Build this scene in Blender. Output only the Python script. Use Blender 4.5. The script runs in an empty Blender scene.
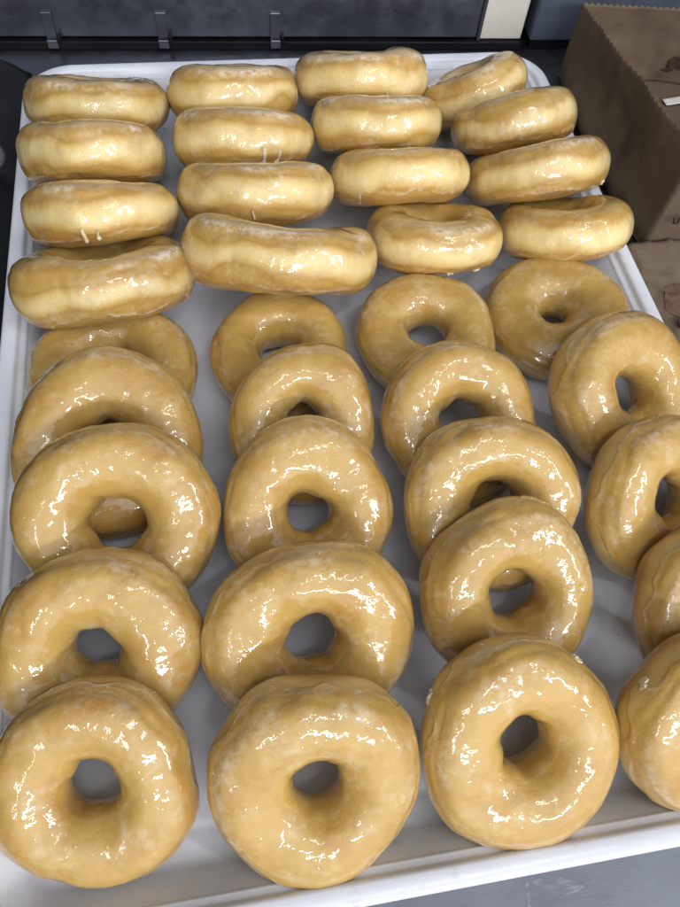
import bpy, bmesh, math, random
import numpy as np
from mathutils import Matrix, Vector

random.seed(4)
scene = bpy.context.scene
COL = scene.collection

# ------------------------------------------------------------------ helpers
def _hash(i, j, k, seed):
    n = (i * 374761393 + j * 668265263 + k * 2147483647 + seed * 974634533) & 0xffffffff
    n = ((n ^ (n >> 13)) * 1274126177) & 0xffffffff
    return ((n ^ (n >> 16)) & 0xffff) / 65535.0 * 2 - 1

def vnoise(P, scale, seed):
    """smooth value noise in -1..1 at points P (n,3)"""
    q = P * scale
    f0 = np.floor(q).astype(np.int64)
    t = q - f0
    t = t * t * t * (t * (t * 6 - 15) + 10)
    out = 0
    for a in (0, 1):
        wa = t[..., 0] if a else 1 - t[..., 0]
        for b in (0, 1):
            wb = t[..., 1] if b else 1 - t[..., 1]
            for c in (0, 1):
                wc = t[..., 2] if c else 1 - t[..., 2]
                out = out + wa * wb * wc * _hash(f0[..., 0] + a, f0[..., 1] + b, f0[..., 2] + c, seed)
    return out

def sstep(a, b, x):
    t = np.clip((x - a) / (b - a), 0, 1)
    return t * t * (3 - 2 * t)

def link_mesh(name, verts, faces, mat, parent=None, smooth=True, attrs=None):
    me = bpy.data.meshes.new(name)
    me.from_pydata([tuple(v) for v in np.asarray(verts).tolist()], [], faces)
    if smooth:
        me.polygons.foreach_set('use_smooth', [True] * len(me.polygons))
    for k, v in (attrs or {}).items():
        at = me.attributes.new(k, 'FLOAT', 'POINT')
        at.data.foreach_set('value', np.asarray(v, dtype=np.float32))
    me.materials.append(mat)
    me.update()
    o = bpy.data.objects.new(name, me)
    COL.objects.link(o)
    if parent:
        o.parent = parent
    return o

def from_bm(name, bm, mat, parent=None, smooth=False):
    me = bpy.data.meshes.new(name)
    bmesh.ops.recalc_face_normals(bm, faces=bm.faces)
    bm.to_mesh(me); bm.free()
    if smooth:
        me.polygons.foreach_set('use_smooth', [True] * len(me.polygons))
    me.materials.append(mat)
    o = bpy.data.objects.new(name, me)
    COL.objects.link(o)
    if parent:
        o.parent = parent
    return o

def empty(name, loc=(0, 0, 0)):
    o = bpy.data.objects.new(name, None)
    COL.objects.link(o); o.location = loc
    o.empty_display_size = .02
    return o

def tag(o, label=None, cat=None, group=None, kind=None):
    if label: o['label'] = label
    if cat: o['category'] = cat
    if group: o['group'] = group
    if kind: o['kind'] = kind
    return o

def grid_faces(n, m, wrap_u, wrap_v):
    f = []
    for i in range(n if wrap_u else n - 1):
        i2 = (i + 1) % n
        for j in range(m if wrap_v else m - 1):
            j2 = (j + 1) % m
            f.append((i * m + j, i2 * m + j, i2 * m + j2, i * m + j2))
    return f

def add_box(bm, x0, x1, y0, y1, z0, z1, bev=0.0):
    r = bmesh.ops.create_cube(bm, size=1)
    for v in r['verts']:
        v.co = Vector((x0 + (v.co.x + .5) * (x1 - x0), y0 + (v.co.y + .5) * (y1 - y0), z0 + (v.co.z + .5) * (z1 - z0)))
    if bev:
        es = list({e for v in r['verts'] for e in v.link_edges})
        bmesh.ops.bevel(bm, geom=es, offset=bev, segments=3, affect='EDGES', profile=.6)

# ------------------------------------------------------------------ materials
class NT:
    def __init__(s, name):
        s.m = bpy.data.materials.new(name); s.m.use_nodes = True
        s.t = s.m.node_tree; s.b = s.t.nodes['Principled BSDF']
    def n(s, typ, **kw):
        x = s.t.nodes.new(typ)
        for k, v in kw.items():
            if k in x.inputs: x.inputs[k].default_value = v
            else: setattr(x, k, v)
        return x
    def l(s, a, b): s.t.links.new(a, b)
    def set(s, **kw):
        for k, v in kw.items(): s.b.inputs[k.replace('_', ' ')].default_value = v
    def noise(s, vec, scale, detail=3, rough=.55):
        x = s.n('ShaderNodeTexNoise', Scale=scale, Detail=detail, Roughness=rough)
        s.l(vec, x.inputs['Vector']); return x.outputs['Fac']
    def ramp(s, fac, stops):
        x = s.n('ShaderNodeValToRGB'); e = x.color_ramp.elements
        while len(e) < len(stops): e.new(.5)
        for q, (p, c) in zip(e, stops):
            q.position = p; q.color = (*c, 1) if len(c) == 3 else c
        s.l(fac, x.inputs[0]); return x.outputs['Color']
    def math(s, op, a, b=0.0, c=None, clamp=False):
        x = s.n('ShaderNodeMath', operation=op, use_clamp=clamp)
        for i, v in enumerate((a, b, c)):
            if v is None: continue
            if isinstance(v, (int, float)): x.inputs[i].default_value = v
            else: s.l(v, x.inputs[i])
        return x.outputs[0]
    def mix(s, fac, a, b, blend='MIX'):
        x = s.n('ShaderNodeMix', data_type='RGBA', blend_type=blend)
        for i, v in ((0, fac), (6, a), (7, b)):
            if isinstance(v, (int, float)): x.inputs[i].default_value = v
            elif isinstance(v, tuple): x.inputs[i].default_value = (*v, 1)
            else: s.l(v, x.inputs[i])
        return x.outputs[2]
    def maprange(s, v, a, b, c, d):
        x = s.n('ShaderNodeMapRange')
        s.l(v, x.inputs[0])
        for i, q in zip((1, 2, 3, 4), (a, b, c, d)): x.inputs[i].default_value = q
        return x.outputs[0]
    def bump(s, h, strength=.5, dist=.001, normal=None):
        x = s.n('ShaderNodeBump', Strength=strength, Distance=dist)
        s.l(h, x.inputs['Height'])
        if normal: s.l(normal, x.inputs['Normal'])
        return x.outputs[0]

def mat_donut(name, shell):
    s = NT(name)
    tc = s.n('ShaderNodeTexCoord').outputs['Object']
    tone = s.n('ShaderNodeAttribute', attribute_name='tone').outputs['Fac']
    band = s.n('ShaderNodeAttribute', attribute_name='band').outputs['Fac']
    off = s.n('ShaderNodeVectorMath', operation='ADD')
    s.l(tc, off.inputs[0])
    cmb = s.n('ShaderNodeCombineXYZ')
    s.l(s.math('MULTIPLY', tone, 7.3), cmb.inputs[0]); s.l(s.math('MULTIPLY', tone, 3.1), cmb.inputs[1])
    s.l(cmb.outputs[0], off.inputs[1]); v = off.outputs[0]
    n1 = s.noise(v, 38, 4, .6); n2 = s.noise(v, 150, 4, .6); n3 = s.noise(v, 620, 2, .5)
    b = s.math('ADD', band, s.math('MULTIPLY', s.math('SUBTRACT', n1, .5), .55))
    b = s.math('ADD', b, s.math('MULTIPLY', s.math('SUBTRACT', n2, .5), .25))
    col = s.ramp(b, [(0.0, (.54, .342, .098)), (.22, (.49, .29, .072)), (.42, (.61, .395, .128)), (.75, (.74, .55, .225)), (1.0, (.81, .655, .335))])
    # toasted patches and freckles of the fried crust
    toast = s.maprange(n1, .48, .75, 0, .55)
    col = s.mix(toast, col, (.43, .215, .05))
    crust = s.n('ShaderNodeAttribute', attribute_name='crust').outputs['Fac']
    col = s.mix(s.math('MULTIPLY', crust, s.maprange(n1, .35, .62, .5, 1.0), clamp=True), col, (.36, .168, .036))
    fre = s.maprange(n3, .62, .74, 0, .30)
    col = s.mix(fre, col, (.44, .25, .085))
    tn = s.maprange(tone, 0, 1, .86, 1.10)
    g = s.n('ShaderNodeCombineColor'); s.l(tn, g.inputs[0]); s.l(tn, g.inputs[1]); s.l(tn, g.inputs[2])
    col = s.mix(1.0, col, g.outputs[0], 'MULTIPLY')
    # bumps: slow waves of the set glaze, small blisters, pin-head bubbles
    w1 = s.noise(v, 95, 2, .5); w2 = s.noise(v, 215, 3, .55)
    vo = s.n('ShaderNodeTexVoronoi', Scale=260.0, feature='SMOOTH_F1'); s.l(v, vo.inputs['Vector'])
    bub = s.maprange(vo.outputs['Distance'], .0, .32, 1, 0)
    bub = s.math('MULTIPLY', bub, s.maprange(s.noise(v, 60, 2), .50, .66, 0, 1))
    h = s.math('ADD', s.math('MULTIPLY', w1, .7), s.math('MULTIPLY', w2, .24))
    h = s.math('ADD', h, s.math('MULTIPLY', bub, .40))
    s.l(s.bump(h, .6, .0016), s.b.inputs['Coat Normal'])
    h2 = s.math('ADD', s.math('MULTIPLY', n2, .6), s.math('MULTIPLY', n3, .25))
    s.l(s.bump(h2, .45, .0014), s.b.inputs['Normal'])
    if shell:
        milk = s.n('ShaderNodeAttribute', attribute_name='milk').outputs['Fac']
        cr = s.noise(v, 210, 5, .65)
        mk = s.math('MULTIPLY', milk, s.maprange(cr, .36, .62, .0, 1.0), clamp=True)
        # thin clouding of dried sugar over the whole face
        cloud = s.math('MULTIPLY', s.maprange(s.noise(v, 55, 4, .6), .48, .72, 0, .34), s.maprange(w2, .42, .62, .1, 1.0))
        mk = s.math('MAXIMUM', mk, cloud)
        col = s.mix(mk, col, (.86, .76, .60))
        s.l(s.maprange(mk, 0, 1, .36, .5), s.b.inputs['Roughness'])
        s.l(s.maprange(n2, .3, .7, .01, .05), s.b.inputs['Coat Roughness'])
        s.set(Coat_Weight=1.0, Coat_IOR=1.62)
        s.b.inputs['Specular IOR Level'].default_value = .18
    else:
        s.set(Roughness=.42, Coat_Weight=.8, Coat_IOR=1.5)
        s.l(s.maprange(n2, .3, .7, .06, .26), s.b.inputs['Coat Roughness'])
    s.l(col, s.b.inputs['Base Color'])
    s.set(Subsurface_Weight=.18, Subsurface_Scale=.007)
    s.b.inputs['Subsurface Radius'].default_value = (1.0, .5, .2)
    return s.m

def mat_flake():
    s = NT('dried_glaze'); tc = s.n('ShaderNodeTexCoord').outputs['Object']
    n = s.noise(tc, 500, 3)
    s.l(s.ramp(n, [(.3, (.66, .50, .27)), (.7, (.82, .71, .50))]), s.b.inputs['Base Color'])
    s.set(Roughness=.3, Coat_Weight=.6, Coat_Roughness=.1, Subsurface_Weight=.3, Subsurface_Scale=.003)
    return s.m

def mat_tray():
    s = NT('white_tray_plastic'); tc = s.n('ShaderNodeTexCoord').outputs['Object']
    n = s.noise(tc, 14, 4, .6); n2 = s.noise(tc, 60, 4, .6); n3 = s.noise(tc, 900, 2)
    col = s.ramp(n, [(.3, (.68, .70, .79)), (.7, (.75, .765, .84))])
    # thin dried sugar film and grease smudges left on the bed
    sm = s.math('MULTIPLY', s.maprange(n2, .55, .72, 0, 1), s.maprange(n, .42, .6, 0, .75))
    col = s.mix(sm, col, (.54, .53, .54))
    s.l(col, s.b.inputs['Base Color'])
    s.l(s.maprange(n2, .3, .7, .14, .34), s.b.inputs['Roughness'])
    s.l(s.bump(s.math('ADD', n3, s.math('MULTIPLY', n2, .6)), .12, .0006), s.b.inputs['Normal'])
    return s.m

def mat_steel(name, base, rough, rot=0.0, spread=.12, metallic=1.0, wide=.22):
    s = NT(name); tc = s.n('ShaderNodeTexCoord').outputs['Object']
    mp = s.n('ShaderNodeMapping'); mp.inputs['Rotation'].default_value = (0, 0, rot); mp.inputs['Scale'].default_value = (1, 14, 14)
    s.l(tc, mp.inputs['Vector'])
    br = s.noise(mp.outputs[0], 130, 4, .65)
    bl = s.noise(tc, 7, 3, .5); bl2 = s.noise(tc, 45, 5, .65)
    c0 = tuple(x * (1 - .8 * wide) for x in base); c1 = tuple(min(1, x * (1 + .9 * wide)) for x in base)
    col = s.ramp(s.math('ADD', s.math('MULTIPLY', bl, .88), s.math('MULTIPLY', bl2, .12)), [(.35, c0), (.65, c1)])
    s.l(col, s.b.inputs['Base Color'])
    r = s.math('ADD', s.maprange(br, .3, .7, rough - spread / 2, rough + spread / 2), s.maprange(bl2, .4, .7, 0, spread))
    s.l(r, s.b.inputs['Roughness'])
    # fine scratches
    vs = s.n('ShaderNodeTexVoronoi', feature='DISTANCE_TO_EDGE', Scale=23.0)
    s.l(tc, vs.inputs['Vector'])
    s.l(s.bump(br, .10, .0004), s.b.inputs['Normal'])
    s.set(Metallic=metallic)
    return s.m

def mat_plain(name, col, rough=.5, nscale=40, var=.25, bump=.15, bscale=300, metallic=0.0, bdist=.0008):
    s = NT(name); tc = s.n('ShaderNodeTexCoord').outputs['Object']
    n = s.noise(tc, nscale, 5, .6)
    s.l(s.ramp(n, [(.3, tuple(x * (1 - var) for x in col)), (.7, tuple(min(1, x * (1 + var)) for x in col))]), s.b.inputs['Base Color'])
    s.l(s.maprange(n, .3, .7, rough * .8, min(1, rough * 1.2)), s.b.inputs['Roughness'])
    s.l(s.bump(s.noise(tc, bscale, 4, .6), bump, bdist), s.b.inputs['Normal'])
    s.set(Metallic=metallic)
    return s.m

def mat_kraft():
    s = NT('kraft_paper'); tc = s.n('ShaderNodeTexCoord').outputs['Object']
    mp = s.n('ShaderNodeMapping'); mp.inputs['Scale'].default_value = (1, 1, 6); s.l(tc, mp.inputs['Vector'])
    fib = s.noise(mp.outputs[0], 260, 5, .7); n = s.noise(tc, 18, 4, .6)
    col = s.ramp(s.math('ADD', s.math('MULTIPLY', n, .65), s.math('MULTIPLY', fib, .35)), [(.3, (.095, .066, .041)), (.55, (.145, .102, .065)), (.75, (.20, .143, .093))])
    s.l(col, s.b.inputs['Base Color']); s.set(Roughness=.75)
    s.l(s.bump(s.math('ADD', fib, s.math('MULTIPLY', s.noise(tc, 45, 4, .6), 2.0)), .35, .0012), s.b.inputs['Normal'])
    return s.m

M_GLAZE = mat_donut('sugar_glaze', True)
M_DOUGH = mat_donut('fried_dough', False)
M_FLAKE = mat_flake()
M_TRAY = mat_tray()
M_COUNTER = mat_steel('counter_steel', (.155, .163, .19), .40)
M_PANEL = mat_steel('panel_steel', (.25, .265, .31), .36, wide=.35)
M_STRAP = mat_steel('strap_steel', (.20, .21, .24), .42)
M_BLACK = mat_plain('black_plastic', (.004, .004, .006), .55, 25, .4, .2, 120)
M_BLACK.node_tree.nodes['Principled BSDF'].inputs['Specular IOR Level'].default_value = .25
M_NAVY = mat_plain('slate_enamel', (.070, .080, .115), .45, 20, .25, .1, 200)
M_BEIGE = mat_plain('reflection_beige', (.66, .61, .55), .5, 16, .08, .1, 200)  # flat colour painting a pale wall mirrored in the steel panel
M_KRAFT = mat_kraft()
M_INK = mat_plain('black_ink', (.012, .010, .010), .6, 80, .3, .05)
M_STAIN = mat_plain('brown_ink', (.050, .026, .018), .6, 120, .5, .05)
M_GREASE = mat_plain('grease_mark', (.135, .080, .052), .45, 60, .25, .1)
M_PAPER = mat_plain('white_paper', (.74, .70, .66), .7, 60, .08, .15)
M_SMEAR = mat_plain('dried_smear', (.36, .37, .41), .6, 160, .20, .3, 500)
_s = M_SMEAR.node_tree; _tc = _s.nodes.new('ShaderNodeTexCoord'); _mp = _s.nodes.new('ShaderNodeMapping')
_mp.inputs['Rotation'].default_value = (0, 0, .28); _mp.inputs['Scale'].default_value = (.35, 1.6, 1)
_n = _s.nodes.new('ShaderNodeTexNoise'); _n.inputs['Scale'].default_value = 260; _n.inputs['Detail'].default_value = 5
_r = _s.nodes.new('ShaderNodeMapRange')
for _i, _v in zip((1, 2, 3, 4), (.36, .66, 0, .75)): _r.inputs[_i].default_value = _v
_s.links.new(_tc.outputs['Object'], _mp.inputs['Vector']); _s.links.new(_mp.outputs[0], _n.inputs['Vector'])
_s.links.new(_n.outputs['Fac'], _r.inputs[0]); _s.links.new(_r.outputs[0], _s.nodes['Principled BSDF'].inputs['Alpha'])

# ------------------------------------------------------------------ donuts
TH = .39
def donut_core(T, P, prm):
    """base surface (before fine displacement) for angle grids T (around) and P (section; 0 = outer equator, pi/2 = top)"""
    D, Dy = prm['D'], prm['Dy']
    u, v = np.cos(P), np.sin(P)
    a, b, c, d = prm['ph']
    Rout = .5 * (1 + .022 * prm['w'] * np.cos(2 * T + a) + .014 * prm['w'] * np.cos(3 * T + b) + .008 * np.cos(5 * T + c))
    Rin = prm['hole'] * (1 + .06 * np.cos(2 * T + d) + .04 * np.cos(3 * T + c) + .03 * np.cos(6 * T + a))
    R0 = (Rin + Rout) / 2; A = (Rout - Rin) / 2
    n = np.where(u > 0, 2.0 + prm['sq'] * u, 2.0 + .10 * u)
    e = 2 / n
    hb = TH / 2 * prm['th'] * (1 + .045 * np.cos(T + b) + .03 * np.cos(2 * T + d))
    r = R0 + A * np.sign(u) * np.abs(u) ** e
    z = hb * np.sign(v) * np.abs(v) ** (2 / 2.3)
    s = math.sqrt(D * Dy)
    x = r * np.cos(T) * D; y = r * np.sin(T) * Dy; z = z * s
    # off-centre hole
    k = sstep(.42, .0, r); x = x + k * prm['hx'] * D; y = y + k * prm['hy'] * D
    # sag / bend
    z = z + prm['bend'] * (x / (.5 * D)) ** 2 * D
    return np.stack([x, y, z], -1)

def normals_of(S, wrap_v):
    du = np.roll(S, -1, 0) - np.roll(S, 1, 0)
    if wrap_v: dv = np.roll(S, -1, 1) - np.roll(S, 1, 1)
    else: dv = np.gradient(S, axis=1)
    n = np.cross(du, dv)
    return n / np.maximum(np.linalg.norm(n, axis=-1, keepdims=True), 1e-12)

def donut_surface(T, P, prm, wrap_v):
    S = donut_core(T, P, prm); N = normals_of(S, wrap_v)
    sd = prm['seed']
    h = .0013 * vnoise(S, 42, sd) + .0018 * vnoise(S, 19, sd + 3) + .0004 * vnoise(S, 95, sd + 1) + .00012 * vnoise(S, 260, sd + 2)
    # the soft crease where the crust meets the pale proof line
    wob = .10 * np.sin(3 * T + prm['ph'][0]) + .07 * np.sin(7 * T + prm['ph'][1])
    for c0 in (.62, -.60):
        h = h - .0007 * np.exp(-((P - c0 - wob) / .13) ** 2) * (.55 + .6 * vnoise(S, 55, sd + 4))
    h = h + .0007 * np.exp(-((P - wob) / .33) ** 2)
    # dents and stretch wrinkles near the hole
    wr = sstep(2.1, 2.9, P) * sstep(4.2, 3.2, P)
    h = h + wr * .0008 * vnoise(S * np.array([1, 1, .3]), 150, sd + 7)
    return S + N * h[..., None], N

def band_of(T, P, prm, S):
    wob = .10 * np.sin(3 * T + prm['ph'][0]) + .07 * np.sin(7 * T + prm['ph'][1])
    w = prm['bandw'] * (1 + .38 * vnoise(S, 28, prm['seed'] + 9) + .18 * vnoise(S, 85, prm['seed'] + 10))
    q = (np.mod(P + math.pi, 2 * math.pi) - math.pi - wob - prm['bandc']) / w
    return prm['bandk'] * np.exp(-np.abs(q) ** 2.2)

def crust_of(P, prm, S):
    q = np.mod(P + math.pi, 2 * math.pi) - math.pi
    k = np.exp(-((q + .88) / .30) ** 2) * .95 + np.exp(-((q - .85) / .26) ** 2) * .45
    return prm['crust'] * k * (.75 + .5 * vnoise(S, 45, prm['seed'] + 13))

def D_of(prm): return math.sqrt(prm['D'] * prm['Dy'])

def make_donut(prm):
    root = empty('glazed_donut', prm['loc'])
    root.rotation_euler = prm['mat'].to_euler()
    sd = prm['seed']
    nt, npz = 168, 64
    T, P = np.meshgrid(np.linspace(0, 2 * np.pi, nt, endpoint=False), np.linspace(0, 2 * np.pi, npz, endpoint=False), indexing='ij')
    Pm = np.mod(P + math.pi, 2 * math.pi) - math.pi
    S, N = donut_surface(T, np.where(P > 1.5 * math.pi, Pm, P), prm, True)
    # flatten where it stands on the tray
    link_mesh('dough', S.reshape(-1, 3), grid_faces(nt, npz, True, True), M_DOUGH, root,
              attrs={'tone': np.full(nt * npz, prm['tone']), 'band': band_of(T, P, prm, S).ravel(), 'crust': crust_of(P, prm, S).ravel()})
    # glaze coat: a thin skin over the face, hanging over the shoulder with an uneven edge
    ns = 58
    t1 = np.linspace(0, 2 * np.pi, nt * 2, endpoint=False)
    circ = np.stack([np.cos(t1) * .05, np.sin(t1) * .05, np.zeros_like(t1)], -1)
    pe = prm['edge'] + .16 * vnoise(circ, 40, sd + 21) + .13 * vnoise(circ, 110, sd + 22) + .03 * vnoise(circ, 260, sd + 23)
    drip = sstep(.35, .8, vnoise(circ, 75, sd + 24)) * prm['drip']
    pe = pe - drip
    s = np.linspace(0, 1, ns) ** 1.25
    pend = math.pi + .35
    T2 = np.repeat(t1[:, None], ns, 1)
    P2 = pe[:, None] + (pend - pe)[:, None] * s[None]
    S2, N2 = donut_surface(T2, P2, prm, False)
    dist = P2 - pe[:, None]
    lip = np.exp(-((dist - .09) / .08) ** 2)
    h = .00045 * sstep(0, .12, dist) * sstep(pend, pend - .4, P2) + .00025 * lip * (.6 + .5 * vnoise(S2, 180, sd + 30)) - .00018
    h = h + .00022 * vnoise(S2, 120, sd + 31) * sstep(.02, .2, dist)
    S2 = S2 + N2 * h[..., None]
    milk = .75 * lip * sstep(-.3, .5, vnoise(S2, 70, sd + 33)) + .85 * np.exp(-((P2 - .85) / .20) ** 2) * sstep(-.05, .5, vnoise(S2, 48, sd + 34)) * prm['milky']
    link_mesh('glaze', S2.reshape(-1, 3), grid_faces(nt * 2, ns, True, False), M_GLAZE, root,
              attrs={'tone': np.full(nt * 2 * ns, prm['tone']), 'band': band_of(T2, P2, prm, S2).ravel(), 'crust': crust_of(P2, prm, S2).ravel(), 'milk': milk.ravel()})
    # dried glaze tips and flakes on the rim
    rg = np.random.default_rng(sd)
    rt = .5 * D_of(prm); rp = .19 * D_of(prm)
    for (tdeg, pdeg, size, hang) in prm['flakes']:
        k = sd + int(tdeg) + 11
        if hang:      # a run of glaze down the side: thin neck, swollen end
            L = size * 5.2; q = np.linspace(0, 1, 26); a = np.linspace(-1, 1, 11)
            w = size * 1.45 * (.34 + .30 * np.exp(-((q - .80) / .16) ** 2) + .25 * np.exp(-(q / .12) ** 2)) * np.sqrt(np.clip((1 - q) / .10, 0, 1)) * (1 + .2 * np.sin(q * 9 + k))
            Q, A = np.meshgrid(q, a, indexing='ij')
            side = A * w[:, None] + (size * .18 * np.sin(q * 5 + k))[:, None]
            Tt = math.radians(tdeg) + side / rt
            Pp = math.radians(pdeg + 22) - Q * L / rp
            hh = (w[:, None] * .75 + .0002) * (1 - A ** 2) - .0002
        else:         # an irregular crust of dried sugar
            m, nr = 30, 7
            ang = np.linspace(0, 2 * np.pi, m, endpoint=False)
            ring = np.stack([np.cos(ang), np.sin(ang), np.zeros(m)], -1)
            rad = size * 1.15 * (1 + .55 * vnoise(ring, 1.4, k) + .35 * vnoise(ring, 3.5, k + 1))
            q = np.linspace(1, .02, nr)
            Q, A = np.meshgrid(q, ang, indexing='ij')
            R_ = Q * rad[None]
            Tt = math.radians(tdeg) + 1.25 * R_ * np.cos(A) / rt
            Pp = math.radians(pdeg) + .8 * R_ * np.sin(A) / rp
            hh = -.0002 + (.0009 + .0006 * vnoise(np.stack([R_ * np.cos(A), R_ * np.sin(A), R_ * 0], -1), 900, k + 2)) * sstep(1.0, .75, Q)
        Tw = np.concatenate([Tt, Tt + .004, Tt], 0); Pw = np.concatenate([Pp, Pp, Pp + .004], 0)
        n_ = Tt.shape[0]
        C3 = donut_core(Tw, Pw, prm)
        nn = np.cross(C3[n_:2 * n_] - C3[:n_], C3[2 * n_:] - C3[:n_]); nn /= np.linalg.norm(nn, axis=-1, keepdims=True)
        base = C3[:n_]
        dz = .0013 * vnoise(base, 42, sd) + .0018 * vnoise(base, 19, sd + 3) + .0004 * vnoise(base, 95, sd + 1) + .0006 * np.exp(-(Pp / .33) ** 2)
        G = base + nn * (hh + dz + .00035)[..., None]
        f = grid_faces(Tt.shape[0], Tt.shape[1], False, not hang)
        if not hang: f = [x[::-1] for x in f] + [tuple((nr - 1) * m + i for i in range(m))]
        link_mesh('glaze_drip' if hang else 'glaze_flake', G.reshape(-1, 3), f, M_FLAKE, root)
    return root

# column, row (1 = back), x, y, z, sideways lean of the face, tilt of the face toward (+) or away from (-) the viewer, width
DATA = [
(1,1, -0.0834, 0.5487, 0.0387, 0.0283, -32.4, 0.1079),
(1,2, -0.0853, 0.4815, 0.0444, 0.0437, -39.6, 0.1091),
(1,3, -0.0791, 0.4177, 0.0453, 0.0043, -42.1, 0.1085),
(1,4, -0.0796, 0.3605, 0.0408, -0.0479, -33.0, 0.1154),
(1,5, -0.0773, 0.2971, 0.0185, 0.0046, 0.4, 0.1040),
(1,6, -0.0773, 0.2310, 0.0391, 0.0172, 29.8, 0.1093),
(1,7, -0.0703, 0.1763, 0.0470, 0.0167, 34.0, 0.1070),
(1,8, -0.0822, 0.1104, 0.0404, -0.0171, 36.0, 0.1032),
(1,9, -0.0842, 0.0466, 0.0368, -0.0939, 32.5, 0.0954),
(2,1, 0.0238, 0.5556, 0.0401, 0.0265, -31.8, 0.1080),
(2,2, 0.0266, 0.4934, 0.0424, 0.0413, -38.4, 0.1053),
(2,3, 0.0314, 0.4289, 0.0441, 0.0228, -40.8, 0.1087),
(2,4, 0.0404, 0.3580, 0.0487, 0.1380, -43.9, 0.1270),
(2,5, 0.0322, 0.3003, 0.0193, 0.0017, 2.5, 0.0920),
(2,6, 0.0388, 0.2333, 0.0353, 0.0091, 29.8, 0.0948),
(2,7, 0.0343, 0.1733, 0.0371, -0.0102, 32.1, 0.0992),
(2,8, 0.0249, 0.1005, 0.0416, 0.0152, 37.2, 0.1057),
(2,9, 0.0178, 0.0327, 0.0413, -0.0196, 40.4, 0.1005),
(3,1, 0.1321, 0.5703, 0.0395, 0.0236, -30.9, 0.1076),
(3,2, 0.1337, 0.5050, 0.0418, 0.0278, -36.7, 0.1058),
(3,3, 0.1414, 0.4442, 0.0411, 0.0203, -40.5, 0.1013),
(3,4, 0.1559, 0.3852, 0.0355, 0.0193, -29.5, 0.1001),
(3,5, 0.1340, 0.3011, 0.0235, -0.0506, 7.0, 0.0995),
(3,6, 0.1367, 0.2230, 0.0355, -0.0220, 29.2, 0.1010),
(3,7, 0.1405, 0.1638, 0.0407, 0.0011, 35.6, 0.1043),
(3,8, 0.1358, 0.1092, 0.0403, 0.0378, 37.4, 0.1013),
(3,9, 0.1201, 0.0349, 0.0404, 0.0474, 35.9, 0.1033),
(4,1, 0.2284, 0.5520, 0.0367, -0.3681, -33.5, 0.0924),
(4,2, 0.2461, 0.4969, 0.0438, -0.1454, -41.3, 0.1049),
(4,3, 0.2478, 0.4372, 0.0443, -0.1206, -42.1, 0.1059),
(4,4, 0.2565, 0.3831, 0.0373, -0.0528, -33.1, 0.0949),
(4,5, 0.2311, 0.3084, 0.0235, -0.1380, 3.1, 0.0980),
(4,6, 0.2491, 0.2296, 0.0381, 0.2132, 29.0, 0.1033),
(4,7, 0.2465, 0.1531, 0.0392, 0.2190, 33.3, 0.1024),
(4,8, 0.2478, 0.0863, 0.0383, 0.2033, 35.6, 0.0938),
(4,9, 0.2179, 0.0285, 0.0412, 0.0699, 44.0, 0.0920),
]
LABELS = {
(1,1): 'brown dented glazed donut on edge in the rear left tray corner',
(1,2): 'glazed donut seen edge-on, second back from the left rear corner, pale wide band',
(1,3): 'third donut from the back along the left tray wall, glaze drips under its pale band',
(1,4): 'wide browned donut beside the left wall with a sunken hole just showing on top',
(1,5): 'low matte tan donut at the left wall, just before the sunken-topped donut',
(1,6): 'wide arched smooth donut nearest the left wall, half covered by the donut before it',
(1,7): 'third donut from the front at the left wall, another donut showing through its hole',
(1,8): 'second glazed donut from the front at the left wall, big dark round hole',
(1,9): 'donut in the front left corner of the tray, broad face with black round hole',
(2,1): 'back row donut second from the left, wrinkled left end and bright glaze patch',
(2,2): 'donut with two long white drips over a gap, second row from the back',
(2,3): 'browned saddle-shaped donut on edge, just behind the long bent donut',
(2,4): 'longest donut on the tray, bent like a bone and lying edge-on',
(2,5): 'small flat-lying donut right in front of the long bent donut',
(2,6): 'upright arched donut in the second column, first one leaning on the small flat donut',
(2,7): 'donut in the second column, third from the front, round hole and glossy right flank',
(2,8): 'large donut second from the front in the second column, grey-tan glaze on its upper rim',
(2,9): 'front row donut second from the left, uneven hole ringed by bright highlights',
(3,1): 'pale back row donut with white drips under its front edge',
(3,2): 'donut on edge directly under the dripping pale back row donut',
(3,3): 'small pale creamy donut on edge, third from the back in the third column',
(3,4): 'plump pale donut with crusty brown lower rim and a hole dimple on top, third column',
(3,5): 'flat-lying tan donut with a small open hole showing the tray, centre of the tray',
(3,6): 'leaning donut with dark half-covered hole, in front of the flat tan one mid-tray',
(3,7): 'third donut from the front in the third column, upper rim dull and crackled',
(3,8): 'second donut from the front in the third column, round hole showing grey tray',
(3,9): 'front row donut third from the left, oval hole, blistered streak of glaze on its right',
(4,1): 'rear right corner donut turned sideways with its ring top and hole visible',
(4,2): 'slanted donut on edge, second from the back at the right tray wall',
(4,3): 'slanted brown-edged donut at the right wall with white glaze on its right end',
(4,4): 'bright creamy donut overhanging the right tray rim, fourth from the back',
(4,5): 'flat-lying donut with a pinched closed hole beside the right tray wall',
(4,6): 'large donut turned right with a narrow hole, fourth from the front at the right',
(4,7): 'donut at the right frame edge with a slim oval hole, pale green-cream left flank',
(4,8): 'small donut second from the front at the right frame edge, only its left side seen',
(4,9): 'front right donut cut off by the frame, rough sugared upper left rim',
}
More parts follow.
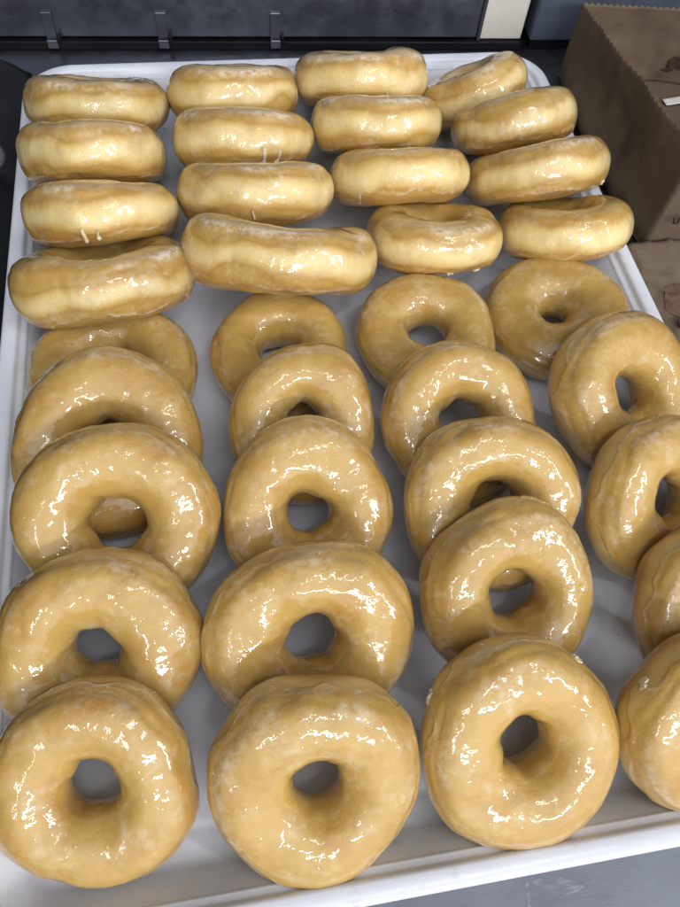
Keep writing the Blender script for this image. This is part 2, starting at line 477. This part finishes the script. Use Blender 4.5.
TWEAK = {
(1,1): dict(w=1.6, tone=.2, drip=.15), (1,2): dict(bandw=.42), (1,3): dict(bandw=.40), (1,4): dict(hole=.17, tone=.18, bandw=.30, w=1.5),
(1,6): dict(tone=.35), (1,7): dict(hole=.130), (1,8): dict(hole=.118), (1,9): dict(hole=.130, tone=.45),
(2,4): dict(bend=.032, w=1.8, Dy=.100), (2,3): dict(bend=.03, w=1.4), (2,9): dict(hole=.128, tone=.62), (2,8): dict(hole=.112),
(2,7): dict(hole=.130), (3,3): dict(tone=.95, bandw=.52), (3,1): dict(tone=.95, bandw=.50), (3,4): dict(hole=.12, tone=.85, bandw=.48), (3,5): dict(hole=.10),
(3,8): dict(hole=.138), (3,9): dict(hole=.130, tone=.8), (4,1): dict(tone=.85, hole=.13, th=1.0), (4,2): dict(th=.93), (4,4): dict(tone=1.0, bandw=.52, hole=.12),
(4,5): dict(hole=.075), (4,6): dict(hole=.13, tone=.7), (4,7): dict(hole=.12, tone=.8, bandw=.5), (4,9): dict(tone=.9), (4,8): dict(tone=.8),
}
FLAKES = {   # angle round the ring (270 = toward the viewer), angle on the section, size, hanging
(1,3): [(262, -44, .0024, 1), (272, -48, .0018, 1)],
(2,2): [(283, -36, .0030, 1), (296, -40, .0027, 1)], (2,3): [(262, -46, .0016, 1)],
(3,1): [(256, -44, .0028, 1), (284, -40, .0032, 1)], (3,4): [(300, -58, .0020, 0), (272, -58, .0016, 0)],
(4,3): [(322, -44, .0024, 0)],
(3,9): [(146, -8, .0024, 0), (52, 16, .0022, 0)], (4,9): [(142, 2, .0022, 0)],
}

def pose(nx, tau):
    t = math.radians(tau); k = math.sqrt(max(1 - nx * nx, .01))
    n = Vector((nx, -math.sin(t) * k, math.cos(t) * k))
    x = (Vector((1, 0, 0)) - n * n.x).normalized(); y = n.cross(x)
    return Matrix((x, y, n)).transposed()

rng = np.random.default_rng(11)
for (c, r, x, y, z, nx, tau, D) in DATA:
    back = r <= 4
    prm = dict(loc=(x, y, z), mat=pose(nx, tau), D=D, Dy=min(max(D, .098), .112), seed=int(c * 100 + r * 7),
               ph=rng.uniform(0, 6.28, 4), w=1.25, th=.97 + rng.uniform(-.03, .03), hole=.13 + rng.uniform(-.008, .008),
               hx=rng.uniform(-.015, .015), hy=rng.uniform(-.015, .015), bend=0.0, tone=float(rng.uniform(.3, .75)) + (.1 if back else 0),
               bandw=.36 if back else .32, crust=1.0 if back else .85, sq=1.15 if back else .62, bandk=.92 if back else .62, bandc=rng.uniform(-.06, .06), edge=(-.80 if back else .10) + rng.uniform(-.1, .1),
               drip=.42 if back else .30, milky=1.0 if back else .55, flakes=FLAKES.get((c, r), []))
    prm.update(TWEAK.get((c, r), {}))
    o = make_donut(prm)
    tag(o, LABELS[(c, r)], 'donut', 'glazed ring donuts on the white tray')

# ------------------------------------------------------------------ tray
X0, X1, Y0, Y1 = -.1508, .312, -.024, .627
def rrect(d, z, R=.042, seg=14):
    pts = []; rr = max(R - d, .004)
    for cx, cy, a0 in ((X1 - d - rr, Y1 - d - rr, 0), (X0 + d + rr, Y1 - d - rr, 90), (X0 + d + rr, Y0 + d + rr, 180), (X1 - d - rr, Y0 + d + rr, 270)):
        for i in range(seg + 1):
            a = math.radians(a0 + 90 * i / seg)
            pts.append((cx + rr * math.cos(a), cy + rr * math.sin(a), z))
    return pts
def loft(profile, cap_end=False):
    V = []; F = []; n = 0
    for (d, z) in profile:
        p = rrect(d, z); m = len(p); V += p
    for k in range(len(profile) - 1):
        for i in range(m):
            j = (i + 1) % m
            F.append((k * m + i, k * m + j, (k + 1) * m + j, (k + 1) * m + i))
    if cap_end: F.append(tuple(range((len(profile) - 1) * m, len(profile) * m)))
    return V, F
tray = empty('serving_tray', (.082, .30, -.004))
tag(tray, 'large white rimmed plastic tray holding all the donuts', 'tray')
rim_prof = [(.0145, .006), (.004, .0055), (.0030, .0065), (.0004, .021), (.0004, .0235), (.0012, .0252), (.0030, .0260), (.0090, .0260), (.0104, .0255), (.0114, .0240), (.0120, .0222), (.0130, .0215), (.0150, .0213), (.0160, .0205), (.0166, .0190)]
bed_prof = [(.0166, .0190), (.0285, .0045), (.0305, .0018), (.0335, .0005), (.038, 0.0)]
V, F = loft(rim_prof)
o = link_mesh('rim', V, F, M_TRAY, tray); o.location = Vector((0, 0, 0)) - Vector(tray.location)
V, F = loft(bed_prof, True)
under = [(.0166, .0170), (.0305, -.002), (.038, -.0036)]
n0 = len(V); V2, F2 = loft(under, True)
V += V2; F += [tuple(reversed([i + n0 for i in f])) for f in F2]
o = link_mesh('bed', V, F, M_TRAY, tray); o.location = -Vector(tray.location)
for ob in tray.children:
    for p in ob.data.polygons:
        if len(p.vertices) > 4: p.use_smooth = False

# loose sugar crumbs and glaze flecks on the tray floor
rc = np.random.default_rng(77); CV = []; CF = []
for _ in range(260):
    cx, cy = rc.uniform(X0 + .045, X1 - .045), rc.uniform(Y0 + .045, Y1 - .05); sz = .0004 + .0014 * rc.random() ** 3
    m = 9; b0 = len(CV); a0 = rc.uniform(0, 6.28); ra = sz * rc.uniform(.5, 1.3, m); st = rc.uniform(.5, 1)
    for k in range(m):
        a = 2 * math.pi * k / m
        x_, y_ = ra[k] * math.cos(a), ra[k] * math.sin(a) * st
        CV.append((cx + x_ * math.cos(a0) - y_ * math.sin(a0), cy + x_ * math.sin(a0) + y_ * math.cos(a0), -.0001))
    for k in range(m):
        v0 = CV[b0 + k]; CV.append((cx + (v0[0] - cx) * .6, cy + (v0[1] - cy) * .6, sz * rc.uniform(.25, .5)))
    for k in range(m): CF.append((b0 + k, b0 + (k + 1) % m, b0 + m + (k + 1) % m, b0 + m + k))
    CF.append(tuple(b0 + m + k for k in range(m)))
o = link_mesh('sugar_crumbs', CV, CF, M_FLAKE, None, False)
tag(o, 'tiny pale sugar crumbs scattered over the tray floor between the donuts', 'crumbs', kind='stuff')

# ------------------------------------------------------------------ counter and surroundings
bm = bmesh.new(); add_box(bm, -.9, 1.1, -.45, .95, -.044, -.004, .002)
counter = from_bm('counter', bm, M_COUNTER); tag(counter, kind='structure')
counter['label'] = 'scuffed grey stainless steel counter under the tray'

# smear and streak in front of the tray
def blob_sheet(pts, z0, h, seed, jit=.0012):
    """thin raised patch inside a closed outline"""
    pts = np.array(pts); c = pts.mean(0); n = len(pts)
    V = []; F = []; rings = 6; m = n * 6
    t = np.linspace(0, n, m, endpoint=False); i = t.astype(int); f = (t - i)[:, None]
    out = pts[i] * (1 - f) + pts[(i + 1) % n] * f
    for k in range(rings):
        s = 1 - k / rings
        p = c + (out - c) * s
        zz = np.full(m, z0 + h * (0 if k == 0 else 1))
        q = np.stack([p[:, 0], p[:, 1], zz], 1)
        q[:, :2] += jit * np.stack([vnoise(q, 260, seed), vnoise(q, 260, seed + 1)], 1)
        if k: q[:, 2] += .00008 * vnoise(q, 500, seed + 3)
        V.append(q)
    F = [(k * m + a, k * m + (a + 1) % m, (k + 1) * m + (a + 1) % m, (k + 1) * m + a) for k in range(rings - 1) for a in range(m)]
    F.append(tuple(range((rings - 1) * m, rings * m)))
    return np.concatenate(V), F
V, F = blob_sheet([(.122, -.0262), (.131, -.0270), (.140, -.0300), (.149, -.0318), (.156, -.0330), (.150, -.0352), (.140, -.0362), (.131, -.0345), (.125, -.0310)], -.00402, .00012, 5)
o = link_mesh('glaze_smear', V, F, M_SMEAR, None, False); tag(o, 'whitish dried glaze smear on the steel counter in front of the tray', 'smear')
V, F = blob_sheet([(.1195, -.026), (.1212, -.026), (.1172, -.050), (.1160, -.050)], -.00402, .00010, 8, .0002)
o = link_mesh('scrape_mark', V, F, M_SMEAR, None, False); tag(o, 'thin pale scrape line on the steel counter left of the dried smear', 'scrape')

# black crumpled plastic sheet left of the tray
nx_, ny_ = 60, 120
gx, gy = np.meshgrid(np.linspace(-.52, -.1545, nx_), np.linspace(-.2, .66, ny_), indexing='ij')
P3 = np.stack([gx, gy, np.zeros_like(gx)], -1)
fold = np.abs(vnoise(P3 * np.array([1.6, 1, 1]), 9, 3)); fold2 = np.abs(vnoise(P3 + .2, 24, 4))
P3[..., 2] = -.0034 + .016 * (1 - fold) ** 3 * sstep(-.1545, -.19, gx) + .005 * (1 - fold2) ** 3 * sstep(-.1545, -.17, gx)
o = link_mesh('plastic_sheet', P3.reshape(-1, 3), grid_faces(nx_, ny_, False, False), M_BLACK)
md = o.modifiers.new('solid', 'SOLIDIFY'); md.thickness = .0005; md.offset = 1
tag(o, 'crumpled black plastic sheet lying beside the left edge of the tray', 'plastic sheet')
bm = bmesh.new()
bmesh.ops.create_cone(bm, cap_ends=True, segments=40, radius1=.017, radius2=.015, depth=.007)
bmesh.ops.bevel(bm, geom=[e for e in bm.edges], offset=.0015, segments=2, affect='EDGES')
o = from_bm('cap', bm, mat_plain('grey_plastic', (.10, .10, .105), .5), None, True)
o.location = (-.178, .522, .014); o.rotation_euler = (.12, -.2, 0)
tag(o, 'grey round plastic cap lying on the black sheet left of the tray', 'cap')

# dark steel panel behind
d = Vector((.507, -.0238, 0)).normalized(); base = Vector((-.185, .7021, 0))
ang = math.atan2(d.y, d.x)
panel = empty('back_panel', (base.x, base.y, -.004)); panel.rotation_euler = (0, 0, ang)
tag(panel, 'dark brushed steel panel with narrow straps standing behind the tray', 'steel panel')
bm = bmesh.new(); add_box(bm, -.6, .458, 0, .012, .0105, .36, .0015); from_bm('sheet', bm, M_PANEL, panel)
bm = bmesh.new(); add_box(bm, -.6, .505, -.004, .016, 0.0005, .008, .001); from_bm('bottom_rail', bm, M_BLACK, panel)
for xs in (.050, .152, .258):
    bm = bmesh.new(); add_box(bm, xs - .0048, xs + .0048, -.0022, -.0004, .0085, .034, .0008); add_box(bm, xs - .0048, xs + .0048, -.0062, -.0042, .003, .0105, .0008)
    st = from_bm('strap', bm, M_STRAP, panel)
    bm = bmesh.new(); add_box(bm, xs + .0052, xs + .0085, -.007, -.002, .0085, .015, .001); from_bm('clip', bm, M_BLACK, st)
    st.children[0].parent = st
# beige strip right of it: the steel's reflection of a pale wall, painted on
bd = empty('beige_reflection', tuple(base + d * .482 + Vector((0, 0, -.004)))); bd.rotation_euler = (0, 0, ang)
tag(bd, 'painted pale beige reflection at the right end of the dark steel panel', 'painted_reflection')
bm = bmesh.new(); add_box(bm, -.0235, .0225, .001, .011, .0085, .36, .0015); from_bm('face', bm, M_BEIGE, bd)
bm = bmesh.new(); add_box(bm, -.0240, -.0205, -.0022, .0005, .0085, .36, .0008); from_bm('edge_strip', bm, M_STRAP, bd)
# slate cabinet at the right
cb = empty('metal_cabinet', (.3245, .6700, -.004)); cb.rotation_euler = (0, 0, ang)
tag(cb, 'dark slate blue metal cabinet behind the paper bag', 'cabinet')
bm = bmesh.new(); add_box(bm, 0, .55, 0, .20, .012, .42, .003); from_bm('housing', bm, M_NAVY, cb)
bm = bmesh.new(); add_box(bm, .004, .546, .006, .194, .0005, .0115, .001); from_bm('plinth', bm, M_BLACK, cb)

# ------------------------------------------------------------------ paper bag
def bag_mesh():
    A = np.array([.3443, .3939]); B = np.array([.3472, .632]); C = np.array([.515, .598]); Dn = np.array([.512, .372])
    cor = [A, B, C, Dn]; hts = [.0935, .0675, .074, .10]
    V = []; idx = {}; F = []
    n = 60; m = 26; cols = []
    for k in range(4):
        p, q = cor[k], cor[(k + 1) % 4]; h0, h1 = hts[k], hts[(k + 1) % 4]
        for i in range(n):
            t = i / n
            cols.append((p + (q - p) * t, h0 + (h1 - h0) * t, k, t))
    tot = len(cols)
    ctr = sum(cor) / 4
    for i, (p, h, k, t) in enumerate(cols):
        outn = np.array([[-1, 0], [.15, 1], [1, 0], [0, -1]][k], float)
        edge = math.sin(math.pi * t)
        for j in range(m):
            s = j / (m - 1)
            hh = h + (.0011 * (1 if (i % 2) else -1) if j == m - 1 else 0)
            q3 = np.array([[p[0], p[1], hh * s]])
            bul = edge * (.004 * float(vnoise(q3, 22, 41 + k)[0]) + .0016 * float(vnoise(q3, 70, 51 + k)[0]))
            if k == 0:  # pressed in along the gusset, puffed low down
                bul += edge * (.012 * math.exp(-((s - .12) / .16) ** 2) - .004 * math.exp(-((s - .55) / .25) ** 2))
            if k == 3:
                bul += edge * .006 * math.exp(-((s - .25) / .2) ** 2)
            x, y = p + outn * bul
            V.append((x, y, -.0030 + hh * s))
    for i in range(tot):
        i2 = (i + 1) % tot
        for j in range(m - 1):
            F.append((i * m + j, i2 * m + j, i2 * m + j + 1, i * m + j + 1))
    F.append(tuple(i * m for i in range(tot)))
    return V, F
bag = empty('paper_bag', (.43, .50, -.003))
tag(bag, 'open brown kraft paper bag with a jagged cut rim standing right of the tray', 'paper bag')
V, F = bag_mesh()
o = link_mesh('bag_body', V, F, M_KRAFT, bag); o.location = -Vector(bag.location)
o.data.polygons[len(F) - 1].use_smooth = False
md = o.modifiers.new('solid', 'SOLIDIFY'); md.thickness = .0006; md.offset = 0
# printing on the near side
cu = bpy.data.curves.new('lettering', 'FONT'); cu.body = 'us'; cu.size = .0125; cu.extrude = .0001; cu.offset = .0003
tmp = bpy.data.objects.new('lettering_curve', cu); COL.objects.link(tmp)
bpy.context.view_layer.update()
me = bpy.data.meshes.new_from_object(tmp.evaluated_get(bpy.context.evaluated_depsgraph_get()))
bpy.data.objects.remove(tmp)
me.materials.clear(); me.materials.append(M_INK)
o = bpy.data.objects.new('lettering', me); COL.objects.link(o); o.parent = bag
o.location = Vector((.3500, .3850, .0315)) - Vector(bag.location); o.rotation_euler = (math.radians(90), math.radians(-14), math.radians(-7))
# dark print showing inside the far side
V, F = blob_sheet([(0, .002), (.004, .006), (.003, .012), (.007, .017), (.012, .018), (.020, .014), (.022, .006), (.016, .003), (.011, .007), (.006, 0)], 0, .0002, 15)
o = link_mesh('print_mark', V, F, M_STAIN, bag)
o.rotation_euler = (math.radians(90), 0, math.atan2(-.034, .168)); o.location = Vector((.4420, .6090, .010)) - Vector(bag.location)
# white slip inside the bag
nx_, ny_ = 14, 6
gx, gy = np.meshgrid(np.linspace(0, .05, nx_), np.linspace(0, .010, ny_), indexing='ij')
P3 = np.stack([gx, gy, .0016 + .0012 * np.sin(gx * 70) ** 2], -1)
o = link_mesh('paper_slip', P3.reshape(-1, 3), grid_faces(nx_, ny_, False, False), M_PAPER)
o.location = (.4385, .574, -.0022); o.rotation_euler = (0, 0, .08)
md = o.modifiers.new('solid', 'SOLIDIFY'); md.thickness = .0003
tag(o, 'narrow white paper slip lying on the floor of the open kraft bag', 'paper slip')

# flat kraft sheet in front of the bag
nx_, ny_ = 70, 70
gx, gy = np.meshgrid(np.linspace(.3140, .56, nx_), np.linspace(.20, .389, ny_), indexing='ij')
P3 = np.stack([gx, gy, np.zeros_like(gx)], -1)
cre = 1 - np.abs(vnoise(P3 * np.array([1, 1.3, 1]), 26, 71))
edge = sstep(.3140, .335, gx)
P3[..., 2] = -.0032 + .0005 + (.010 * cre ** 4 + .003 * (1 - np.abs(vnoise(P3, 60, 72))) ** 3) * (.15 + .85 * edge) + .012 * sstep(.355, .389, gy) * edge
o = link_mesh('kraft_sheet', P3.reshape(-1, 3), grid_faces(nx_, ny_, False, False), M_KRAFT)
md = o.modifiers.new('solid', 'SOLIDIFY'); md.thickness = .0004; md.offset = 1
tag(o, 'creased brown kraft paper lying flat between the tray and the bag front', 'paper')
kz = lambda x, y: float(P3[np.abs(gx[:, 0] - x).argmin(), np.abs(gy[0] - y).argmin(), 2])
V = np.array(blob_sheet([(.3375, .327), (.3400, .338), (.3455, .350), (.362, .352), (.372, .338), (.364, .322), (.348, .318)], 0, .0, 25)[0]); F = blob_sheet([(0, 0)] * 7, 0, 0, 25)[1]
V[:, 2] = [kz(a, b) + .0011 for a, b in V[:, :2]]
st = link_mesh('grease_spot', V, F, M_GREASE, o)
bm = bmesh.new(); bmesh.ops.create_icosphere(bm, subdivisions=3, radius=1)
for v in bm.verts:
    q = np.array([v.co[:]]); k = 1 + .35 * float(vnoise(q, 1.6, 91)[0]) + .15 * float(vnoise(q, 4, 92)[0])
    v.co = Vector((v.co.x * .006, v.co.y * .005, v.co.z * .0035)) * k
o = from_bm('paper_scrap', bm, M_PAPER, None, True); o.location = (.3475, .3105, kz(.3475, .3105) + .0035)
tag(o, 'tiny crumpled white scrap on the kraft paper by the right tray edge', 'paper scrap')

# ------------------------------------------------------------------ camera
Rm = ((0.9856135867173629, -0.15561095108633097, 0.06596278935993494), (-0.10335290512894148, -0.8637147494131173, -0.49326971186932217), (0.1337312030886721, 0.47935588402380497, -0.8673718359344007))
cam = bpy.data.cameras.new('camera'); co = bpy.data.objects.new('camera', cam); COL.objects.link(co)
right = Vector(Rm[0]); up = -Vector(Rm[1]); back = -Vector(Rm[2])
mw = Matrix((right, up, back)).transposed().to_4x4(); mw.translation = Vector((0, 0, .4145))
co.matrix_world = mw
cam.sensor_fit = 'VERTICAL'; cam.sensor_height = 24; cam.sensor_width = 18; cam.lens = 718.5 / 907 * 24
cam.clip_start = .01; cam.clip_end = 50
scene.camera = co
scene.cycles.max_bounces = 4; scene.cycles.diffuse_bounces = 2; scene.cycles.glossy_bounces = 2; scene.cycles.transmission_bounces = 1
scene.cycles.adaptive_threshold = .02; scene.cycles.use_denoising = True
scene.render.resolution_x = 768; scene.render.resolution_y = 1024

# ------------------------------------------------------------------ lights: ceiling fluorescents of the kitchen
def tube(loc, size, watts, target, col=(.985, .99, 1.0)):
    L = bpy.data.lights.new('ceiling_tube', 'AREA'); L.shape = 'RECTANGLE'; L.size, L.size_y = size; L.energy = watts; L.color = col
    o = bpy.data.objects.new('ceiling_tube', L); COL.objects.link(o); o.location = loc
    o.rotation_euler = (Vector(target) - Vector(loc)).to_track_quat('-Z', 'Y').to_euler()
    return o
tube((.60, -2.40, 1.75), (1.4, .085), 31, (.1, .3, 0))
tube((2.20, -1.30, 1.75), (.085, 1.3), 18, (.1, .3, 0))
tube((-1.30, -2.0, 2.0), (.08, .9), 6.0, (.1, .3, 0))
tube((.60, -.60, 2.30), (1.1, .07), 5, (.1, .3, 0))
w = bpy.data.worlds.new('World'); scene.world = w; w.use_nodes = True
# the room: pale ceiling and front wall behind the viewer glow softly, the far side and the floor stay dim
wt = w.node_tree; bg = wt.nodes['Background']
tcw = wt.nodes.new('ShaderNodeTexCoord'); dt = wt.nodes.new('ShaderNodeVectorMath'); dt.operation = 'DOT_PRODUCT'
wt.links.new(tcw.outputs['Generated'], dt.inputs[0])
dt.inputs[1].default_value = Vector((.26, -.76, .60)).normalized()
mr = wt.nodes.new('ShaderNodeMapRange'); mr.interpolation_type = 'SMOOTHERSTEP'
for k_, v_ in zip((1, 2, 3, 4), (.28, 1.0, .012, 1.25)): mr.inputs[k_].default_value = v_
wt.links.new(dt.outputs['Value'], mr.inputs[0]); wt.links.new(mr.outputs[0], bg.inputs[1])
bg.inputs[0].default_value = (.93, .965, 1, 1)

scene.view_settings.view_transform = 'Standard'; scene.view_settings.look = 'None'
scene.view_settings.exposure = .25; scene.view_settings.gamma = 1
